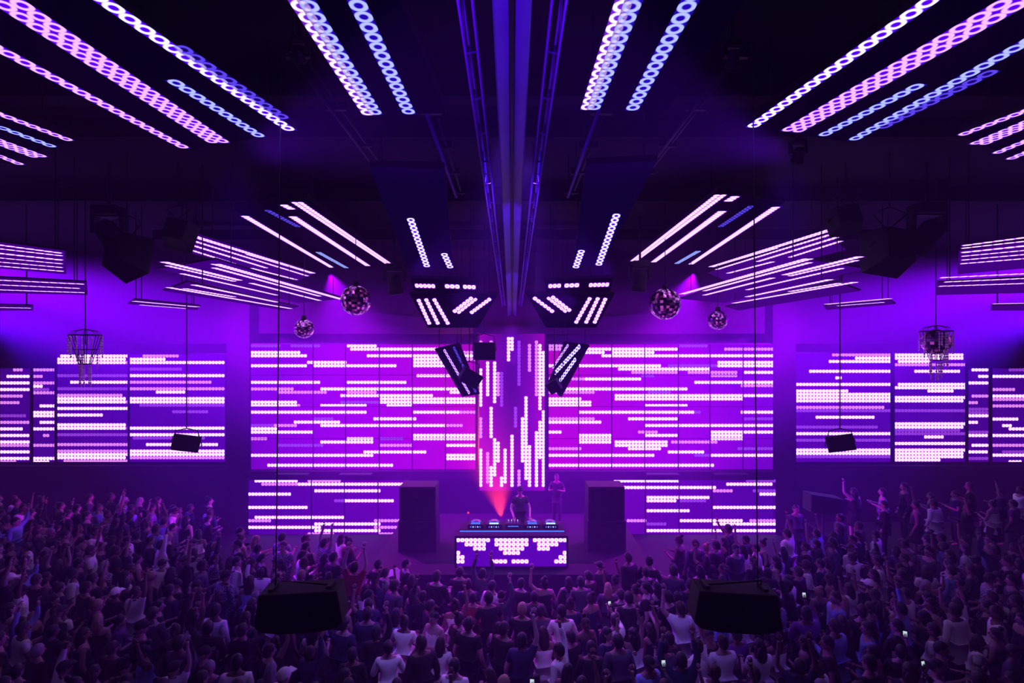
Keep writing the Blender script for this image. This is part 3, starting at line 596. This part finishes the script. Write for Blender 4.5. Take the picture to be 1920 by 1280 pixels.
def figure(la, ra, lean=0):
    S0 = [(0, 0, .96), (0, 0, 1.1), (0, .0, 1.28), (0, 0, 1.41), (0, .01, 1.50), (0, .015, 1.58)]; r0 = [.135, .12, .14, .12, .055, .055]
    def assemble(kind):
        vs = [Vector(v) for v in S0]; rad = list(r0); es = [(0, 1), (1, 2), (2, 3), (3, 4), (4, 5)]
        inf = 0 if kind == 'body' else .02
        if kind != 'body': vs = vs[:4]; rad = [r+inf for r in rad[:4]]; es = es[:3]; rad[0] += .012; vs.append(Vector((0, 0, .88))); rad.append(.15); es.append((0, 4))
        for s, k in ((-1, la), (1, ra)):
            E, Wr, dr = ARM[k]; E = sx(E, s); Wr = sx(Wr, s); dr = sx(dr, s).normalized(); sh = Vector((.165*s, 0, 1.43))
            if E.z > 1.45: sh = Vector((.17*s, .01, 1.46))
            b = len(vs)
            if kind == 'body':
                vs += [sh, E, Wr, Wr+dr*.07]; rad += [.06, .043, .027, .034]; es += [(3, b), (b, b+1), (b+1, b+2), (b+2, b+3)]
            elif kind == 'tshirt':
                vs += [sh, sh.lerp(E, .62)]; rad += [.078, .062]; es += [(3, b), (b, b+1)]
            elif kind == 'shirt':
                vs += [sh, E, E.lerp(Wr, .9)]; rad += [.076, .058, .042]; es += [(3, b), (b, b+1), (b+1, b+2)]
            elif kind == 'top':
                vs += [sh*1.0]; rad += [.05]; es += [(3, b)]
        if kind == 'body':
            for s in (-1, 1):
                b = len(vs); vs += [Vector((s*.09, 0, .86)), Vector((s*.10, .02, .48)), Vector((s*.10, -.01, .08)), Vector((s*.11, .15, .04))]
                rad += [.085, .056, .04, .035]; es += [(0, b), (b, b+1), (b+1, b+2), (b+2, b+3)]
        return skin_mesh(vs, es, rad)
    def trous():
        vs = [Vector((0, 0, .96))]; rad = [.145]; es = []
        for s in (-1, 1):
            b = len(vs); vs += [Vector((s*.09, 0, .85)), Vector((s*.10, .02, .48)), Vector((s*.10, -.01, .1))]; rad += [.1, .07, .06]; es += [(0, b), (b, b+1), (b+1, b+2)]
        return skin_mesh(vs, es, rad)
    mb = MB(); bm = assemble('body'); mb.addmesh(bm, Matrix.Identity(4), lambda i: 0); mb.sm = [True]*len(mb.f)
    def hw(w, q):
        k = max(0, (1.62-w.z)/.11); w.x *= 1-.32*k*k
        if q.y > .3: w.y -= .006
        if w.z < 1.56 and q.y > 0: w.y += .008
        return w
    mb.sphere((0, .02, 1.625), (.076, .097, .118), 16, 12, 0, warp=hw)
    mb.tube([(0, .108, 1.645), (0, .128, 1.60), (0, .108, 1.592)], [.008, .017, .012], 6, 0)
    for s in (-1, 1):
        mb.sphere((s*.076, .01, 1.62), (.012, .022, .032), 8, 6, 0)
        mb.sphere((s*.03, .104, 1.635), (.013, .008, .008), 8, 5, 1)
    mb.tube([(-.024, .104, 1.563), (0, .112, 1.562), (.024, .104, 1.563)], .006, 5, 2)
    for s, k in ((-1, la), (1, ra)):
        E, Wr, dr = ARM[k]; Wr = sx(Wr, s); dr = sx(dr, s).normalized()
        side = dr.cross(Vector((0, 1, 0))) if abs(dr.y) < .8 else dr.cross(Vector((0, 0, 1)))
        side.normalize(); nrm = dr.cross(side).normalized()
        if nrm.y < 0 and abs(dr.y) < .8: nrm = -nrm
        if abs(dr.y) >= .8: nrm = Vector((0, 0, -1))
        for i in range(4):
            off = side*(-.027+i*.018); L = (.062, .074, .07, .055)[i]; p = Wr+dr*.085+off
            mb.tube([p, p+dr*L*.5+off*.15, p+dr*L*.85+nrm*.015+off*.2, p+dr*L+nrm*.035+off*.2], [.0095, .009, .008, .006], 5, 0)
        tsd = -1 if side.x*s > 0 else 1
        p = Wr+dr*.03; q = side*tsd
        mb.tube([p+q*.015, p+q*.045+dr*.03, p+q*.055+dr*.06+nrm*.012], [.012, .011, .007], 5, 0)
    body = mb.mesh('body', [SK[0], 'eye', 'lip'])
    res = {'body': body}
    for k in ('tshirt', 'shirt', 'top'): res[k] = assemble(k)
    res['trousers'] = trous()
    for k, m in res.items():
        if k != 'body':
            m.materials.clear(); m.materials.append(CL['white'])
            for p in m.polygons: p.use_smooth = True; p.material_index = 0
    return res
def hair_mesh(kind):
    b = MB(); rj = random.Random(3)
    def kp(c): return c.z > 1.615+.85*(c.y-.0) or (c.z > 1.70)
    j = lambda w, q: Vector((w.x, w.y, w.z))+Vector((q.x, q.y, q.z))*rj.uniform(-.003, .006)
    if kind == 'cap':
        b.sphere((0, .015, 1.655), (.086, .106, .098), 16, 10, keep=lambda c: c.z > 1.63)
        b.prism([(-.07, 1.66), (.07, 1.66), (.07, 1.672), (-.07, 1.672)], .06, .185)
    else:
        b.sphere((0, .012, 1.635), (.085, .106, .122), 18, 14, keep=kp, warp=j)
        if kind == 'long':
            b.sphere((0, -.065, 1.52), (.092, .055, .17), 14, 10, warp=j)
            for s in (-1, 1): b.sphere((s*.07, -.02, 1.54), (.03, .05, .13), 10, 8, warp=j)
        if kind == 'bun': b.sphere((0, -.06, 1.77), .045, 12, 8, warp=j)
    return b.mesh('hair', [HR['black hair']])
def skirt_mesh():
    b = MB(); b.lathe([(.13, 1.06), (.16, .98), (.185, .88), (.2, .7), (.21, .58), (.2, .58), (.17, .8)], n=18); return b.mesh('skirt', [CL['black']])
POSES = {'arms lowered': ('down', 'down'), 'forearms bent': ('bent', 'bent'), 'right arm raised': ('down', 'high'), 'left arm raised': ('up', 'bent'), 'both arms raised': ('up', 'high'), 'arm flung out': ('bent', 'out'), 'holding phone up': ('bent', 'phone'), 'clapping overhead': ('high', 'high')}
FIG = {k: figure(*v) for k, v in POSES.items()}
HAIR = {k: hair_mesh(k) for k in ('short', 'long', 'bun', 'cap')}
SKIRT = skirt_mesh()
def part(name, me, mat, par):
    o = bpy.data.objects.new(name, me); COL.objects.link(o); o.parent = par
    o.material_slots[0].link = 'OBJECT'; o.material_slots[0].material = mat
    return o
GNAME = {'tshirt': 't-shirt', 'shirt': 'shirt', 'top': 'top'}
def mk_person(loc, rz, scale, pose, garment, ccol, hk, hcol, skin, trs, label, group, fig=None):
    t = empty('person', loc, label, 'person', group, (0, 0, rz)); t.scale = (scale,)*3
    g = (fig or FIG[pose])
    part('body', g['body'], SK[skin], t)
    part(garment if garment != 'tshirt' else 'tee_shirt', g[garment], CL[ccol], t)
    if garment == 'top': part('skirt', SKIRT, TR[0] if trs else CL[ccol], t)
    else: part('trousers', g['trousers'], TR[trs], t)
    part('hair' if hk != 'cap' else 'hat', HAIR[hk], HR[hcol] if hk != 'cap' else CL['white' if R.random() < .3 else 'black'], t)
    return t
spots = []; y = 7.1; row = 0; SP = .56
while y < 17.2:
    half = .985*y+.1
    x = -half+(row % 2)*SP*.5
    while x < half:
        px = x+R.uniform(-.11, .11); py = y+R.uniform(-.11, .11)
        ok = True
        if abs(px) < 1.9 and py > 11.5: ok = False
        if abs(px) < 4.1 and py > 12.25: ok = False
        if abs(px) < 8.7 and py > 14.0: ok = False
        if 9.6 < px and py > 13.8: ok = False
        if px > 0 and py > 15.8: ok = False
        if abs(px-8.5) < .8 and py > 15.2: ok = False
        if py > 14 and R.random() < .15: ok = False
        if any((px-q[0])**2+(py-q[1])**2 < .41**2 for q in spots[-90:]): ok = False
        if ok: spots.append((px, py, 0))
        x += SP
    y += SP*.88; row += 1
for k in range(20): spots.append((10.4+(k % 10)*.72+R.uniform(-.12, .12), 14.8+(k//10)*1.3+R.uniform(-.2, .2), .55))
spots.sort(key=lambda s: s[1])
spots = [s for s in spots if abs(s[0])/s[1] < .985]
MAXP = 294
recs = []
for i, (x, y, z) in enumerate(spots):
    fem = R.random() < .38
    pose = R.choices(list(POSES), (48, 28, 6, 6, 3, 2, 3, 1.5))[0]
    if fem: garment = R.choice(('top', 'top', 'tshirt')); hk = R.choice(('long', 'long', 'bun'))
    else: garment = R.choice(('tshirt', 'shirt', 'shirt')); hk = R.choices(('short', 'cap'), (14, 1))[0]
    ccol = R.choices(('white', 'pale blue', 'grey', 'black', 'navy', 'red', 'purple', 'checked'), (24, 6, 12, 40, 16, 1, 4, 3))[0]
    hcol = R.choices(list(HR), (62, 28, 8 if fem else 3, 2))[0]
    rz = -math.atan2((0-x), max(2, 15-y))*.6+R.gauss(0, .4)
    if R.random() < .06: rz += math.pi
    recs.append(dict(x=x, y=y, z=z, pose=pose, g=garment, c=ccol, hk=hk, hc=hcol, rz=rz, s=R.uniform(.90, 1.04)*(.95 if fem else 1.01), sk=R.randrange(4), tr=R.randrange(2)))
def region(r):
    px = 960+r['x']/r['y']*1000
    if r['z'] > .3: return 'on right platform'
    c = 'far left' if px < 330 else 'left' if px < 720 else 'middle' if px < 1210 else 'right' if px < 1600 else 'far right'
    d = 'nearest rows' if r['y'] < 8.6 else 'front crowd' if r['y'] < 10.2 else 'mid crowd' if r['y'] < 12 else 'back crowd'
    return '%s %s' % (c, d)
from collections import defaultdict
def hairw(r): return 'hat' if r['hk'] == 'cap' else {'short': 'short ', 'long': 'long ', 'bun': 'bunned '}[r['hk']]+r['hc']
for r in recs: r['base'] = '%s %s, %s, %s, %s' % (r['c'], GNAME[r['g']], hairw(r), r['pose'], region(r))
grp = defaultdict(list)
for r in recs[:MAXP]: grp[r['base']].append(r)
ORD = ['', 'second', 'third', 'fourth', 'fifth', 'sixth', 'seventh', 'eighth']
for k, v in grp.items():
    v.sort(key=lambda r: r['x']/r['y'])
    for i, r in enumerate(v): r['label'] = 'person in '+k if len(v) == 1 else ('leftmost person, ' if i == 0 else '%s from left, ' % ORD[min(i, 7)])+k
hold = []
for r in recs[:MAXP]:
    t = mk_person((r['x'], r['y'], r['z']), r['rz'], r['s'], r['pose'], r['g'], r['c'], r['hk'], r['hc'], r['sk'], r['tr'], r['label'], 'dancing crowd')
    if r['pose'] == 'holding phone up': hold.append((t, r))
rest = recs[MAXP:]
if rest:
    allm = SK+list(CL.values())+list(HR.values())+TR+[M['eye'], M['lip']]; idx = {m.name: i for i, m in enumerate(allm)}
    b = MB(); y0 = 14
    for r in rest:
        X = Matrix.Translation((r['x'], r['y']-y0, r['z'])) @ Matrix.Rotation(r['rz'], 4, 'Z') @ Matrix.Scale(r['s'], 4); g = FIG[r['pose']]
        b.addmesh(g['body'], X, lambda i: (idx[SK[r['sk']].name], idx['eye_dark'], idx['lip'])[i])
        b.addmesh(g[r['g']], X, lambda i: idx[CL[r['c']].name])
        if r['g'] == 'top': b.addmesh(SKIRT, X, lambda i: idx[TR[0].name])
        else: b.addmesh(g['trousers'], X, lambda i: idx[TR[r['tr']].name])
        b.addmesh(HAIR[r['hk']], X, lambda i: idx[HR[r['hc']].name])
    o = b.build('distant_crowd', allm, None, (0, y0, 0)); o['kind'] = 'stuff'; o['label'] = 'distant packed crowd at the back of the dance floor'; o['category'] = 'crowd'
print('PEOPLE', len(recs), len(rest))
for i, (t, r) in enumerate(hold):
    X = Matrix.Translation((r['x'], r['y'], r['z'])) @ Matrix.Rotation(r['rz'], 4, 'Z') @ Matrix.Scale(r['s'], 4)
    p = X @ Vector((.105, .365, 1.79))
    e = empty('phone', p, 'glowing phone held up by person in %s %s, %s' % (r['c'], GNAME[r['g']], region(r)), 'phone', 'phones held up in the crowd', (D2(-10), 0, r['rz']))
    b = MB(); b.box((0, 0, 0), (.07, .01, .14)); b.build('case', 'black', e, bevel=.003)
    b = MB(); b.poly([(-.028, -.006, -.045), (.028, -.006, -.045), (.028, -.006, .045), (-.028, -.006, .045)]); b.build('screen', 'phone', e)
fdj = figure('deck', 'deck')
tdj = mk_person((.22, 14.6, SZ), math.pi+.12, 1.04, None, 'tshirt', 'black', 'cap', 'black hair', 0, 0, 'DJ in black t-shirt and cap leaning over the equipment table', None, fdj)
tdj.scale = (.92, .98, 1.04)
mk_person((1.42, 16.9, SZ), 2.9, .92, 'forearms bent', 'tshirt', 'black', 'short', 'black hair', 2, 0, 'person in black watching on stage right of the DJ', None)
mk_person((8.35, 15.7, 0), 3.3, 1.05, 'arms lowered', 'shirt', 'grey', 'short', 'black hair', 0, 0, 'tall suited person standing by the pier right of the low screen', None)
c = P(878, 961, 15.6); e = empty('indicator_light', c, 'tiny red indicator light left of the DJ', 'light')
b = MB(); b.sphere((0, 0, 0), .03, 10, 6); b.build('lamp', 'red', e)
b = MB(); b.tube([(0, 0, -.03), (0, 0, SZ-c.z)], .015, 6); b.build('stand', 'blackmetal', e)

# ---------------- lights ----------------
def spot(loc, tgt, e, col, ang=60, blend=.6, r=.05):
    l = bpy.data.lights.new('unseen_spot', 'SPOT'); l.energy = e; l.color = col; l.spot_size = D2(ang); l.spot_blend = blend; l.shadow_soft_size = r  # bare spot without a lamp body; several are added fill lights
    o = bpy.data.objects.new('unseen_spot', l); COL.objects.link(o); o.location = loc
    o.rotation_euler = (Vector(tgt)-Vector(loc)).to_track_quat('-Z', 'Y').to_euler(); return o
VI = (.12, .01, 1.0); PU = (.32, .0, 1.0)
spot((0, 7.2, 9.5), (0, 9.4, 1.2), 3000, (.24, .12, 1), 54, 1, .3)  # added overhead wash so heads and shirts in the crowd show
spot((-4.5, 8.6, 9.5), (-4.6, 10.6, 1), 550, VI, 46, 1, .3)  # added fill over the left crowd, paired with one on the right
spot((4.5, 8.6, 9.5), (4.6, 10.6, 1), 650, VI, 46, 1, .3)
spot((0, 16.8, 7.4), (0, 10.0, 1.5), 3600, (.50, .05, 1.0), 40, 1, .2)  # added back light for rims on heads and a pinkish centre
spot((11, 12, 8.2), (11, 15, 1), 500, VI, 60, .9)
spot((.6, 11.5, 8.6), (.2, 14.5, 2.0), 1300, (.35, .35, 1), 13)  # added narrow light that makes the DJ visible
spot((-.30, 14.8, 1.75), (-.62, 16.8, 3.3), 14000, (1.0, .09, .015), 58, 1, .04)
for y in (3.5, 7.5, 11.5):  # added unseen uplights that make the ceiling beam glow violet
    spot((-1.3, y-1, 7.3), (0, y+.8, CZ+hb_(y+1)), 230, (.30, .02, 1), 50)
    spot((1.3, y-1, 7.3), (0, y+.8, CZ+hb_(y+1)), 230, (.30, .02, 1), 50)
spot((0, 12.6, 6.0), (0, 15.8, CZ+hb_(15.8)), 380, (.9, .03, .9), 40)
for s in (-1, 1):
    spot((s*19.5, 14.5, 9.4), (s*7.0, 17.4, 5.8), 150000, PU, 30, .9)
    spot((s*15.5, 12.5, 8.9), (s*9.0, 17.6, 7.0), 70000, PU, 24, .8)
    spot((s*17.5, 17.4, 7.6), (s*9.0, 16.6, 4.2), 14000, (.14, .0, 1), 50, .9)
    spot((s*6.0, 17.6, 8.9), (s*4.5, 16.8, 5.0), 9000, (.5, .0, .9), 80, .9)

w = bpy.data.worlds.new('World'); sc.world = w; w.use_nodes = True
n = w.node_tree.nodes; l = w.node_tree.links; n['Background'].inputs[0].default_value = (0, 0, 0, 1)
vs = n.new('ShaderNodeVolumeScatter'); vs.inputs['Density'].default_value = .022; vs.inputs['Anisotropy'].default_value = 0; vs.inputs['Color'].default_value = (.50, .12, 1, 1)
l.new(vs.outputs[0], n['World Output'].inputs['Volume'])

cam = bpy.data.cameras.new('Camera'); co = bpy.data.objects.new('Camera', cam); COL.objects.link(co)
co.location = (0, 0, CZ); co.rotation_euler = (math.pi/2, 0, 0); cam.lens = 18.75; cam.sensor_width = 36; cam.shift_y = 15/1920; cam.clip_end = 100
sc.camera = co
sc.view_settings.view_transform = 'Standard'; sc.view_settings.look = 'None'
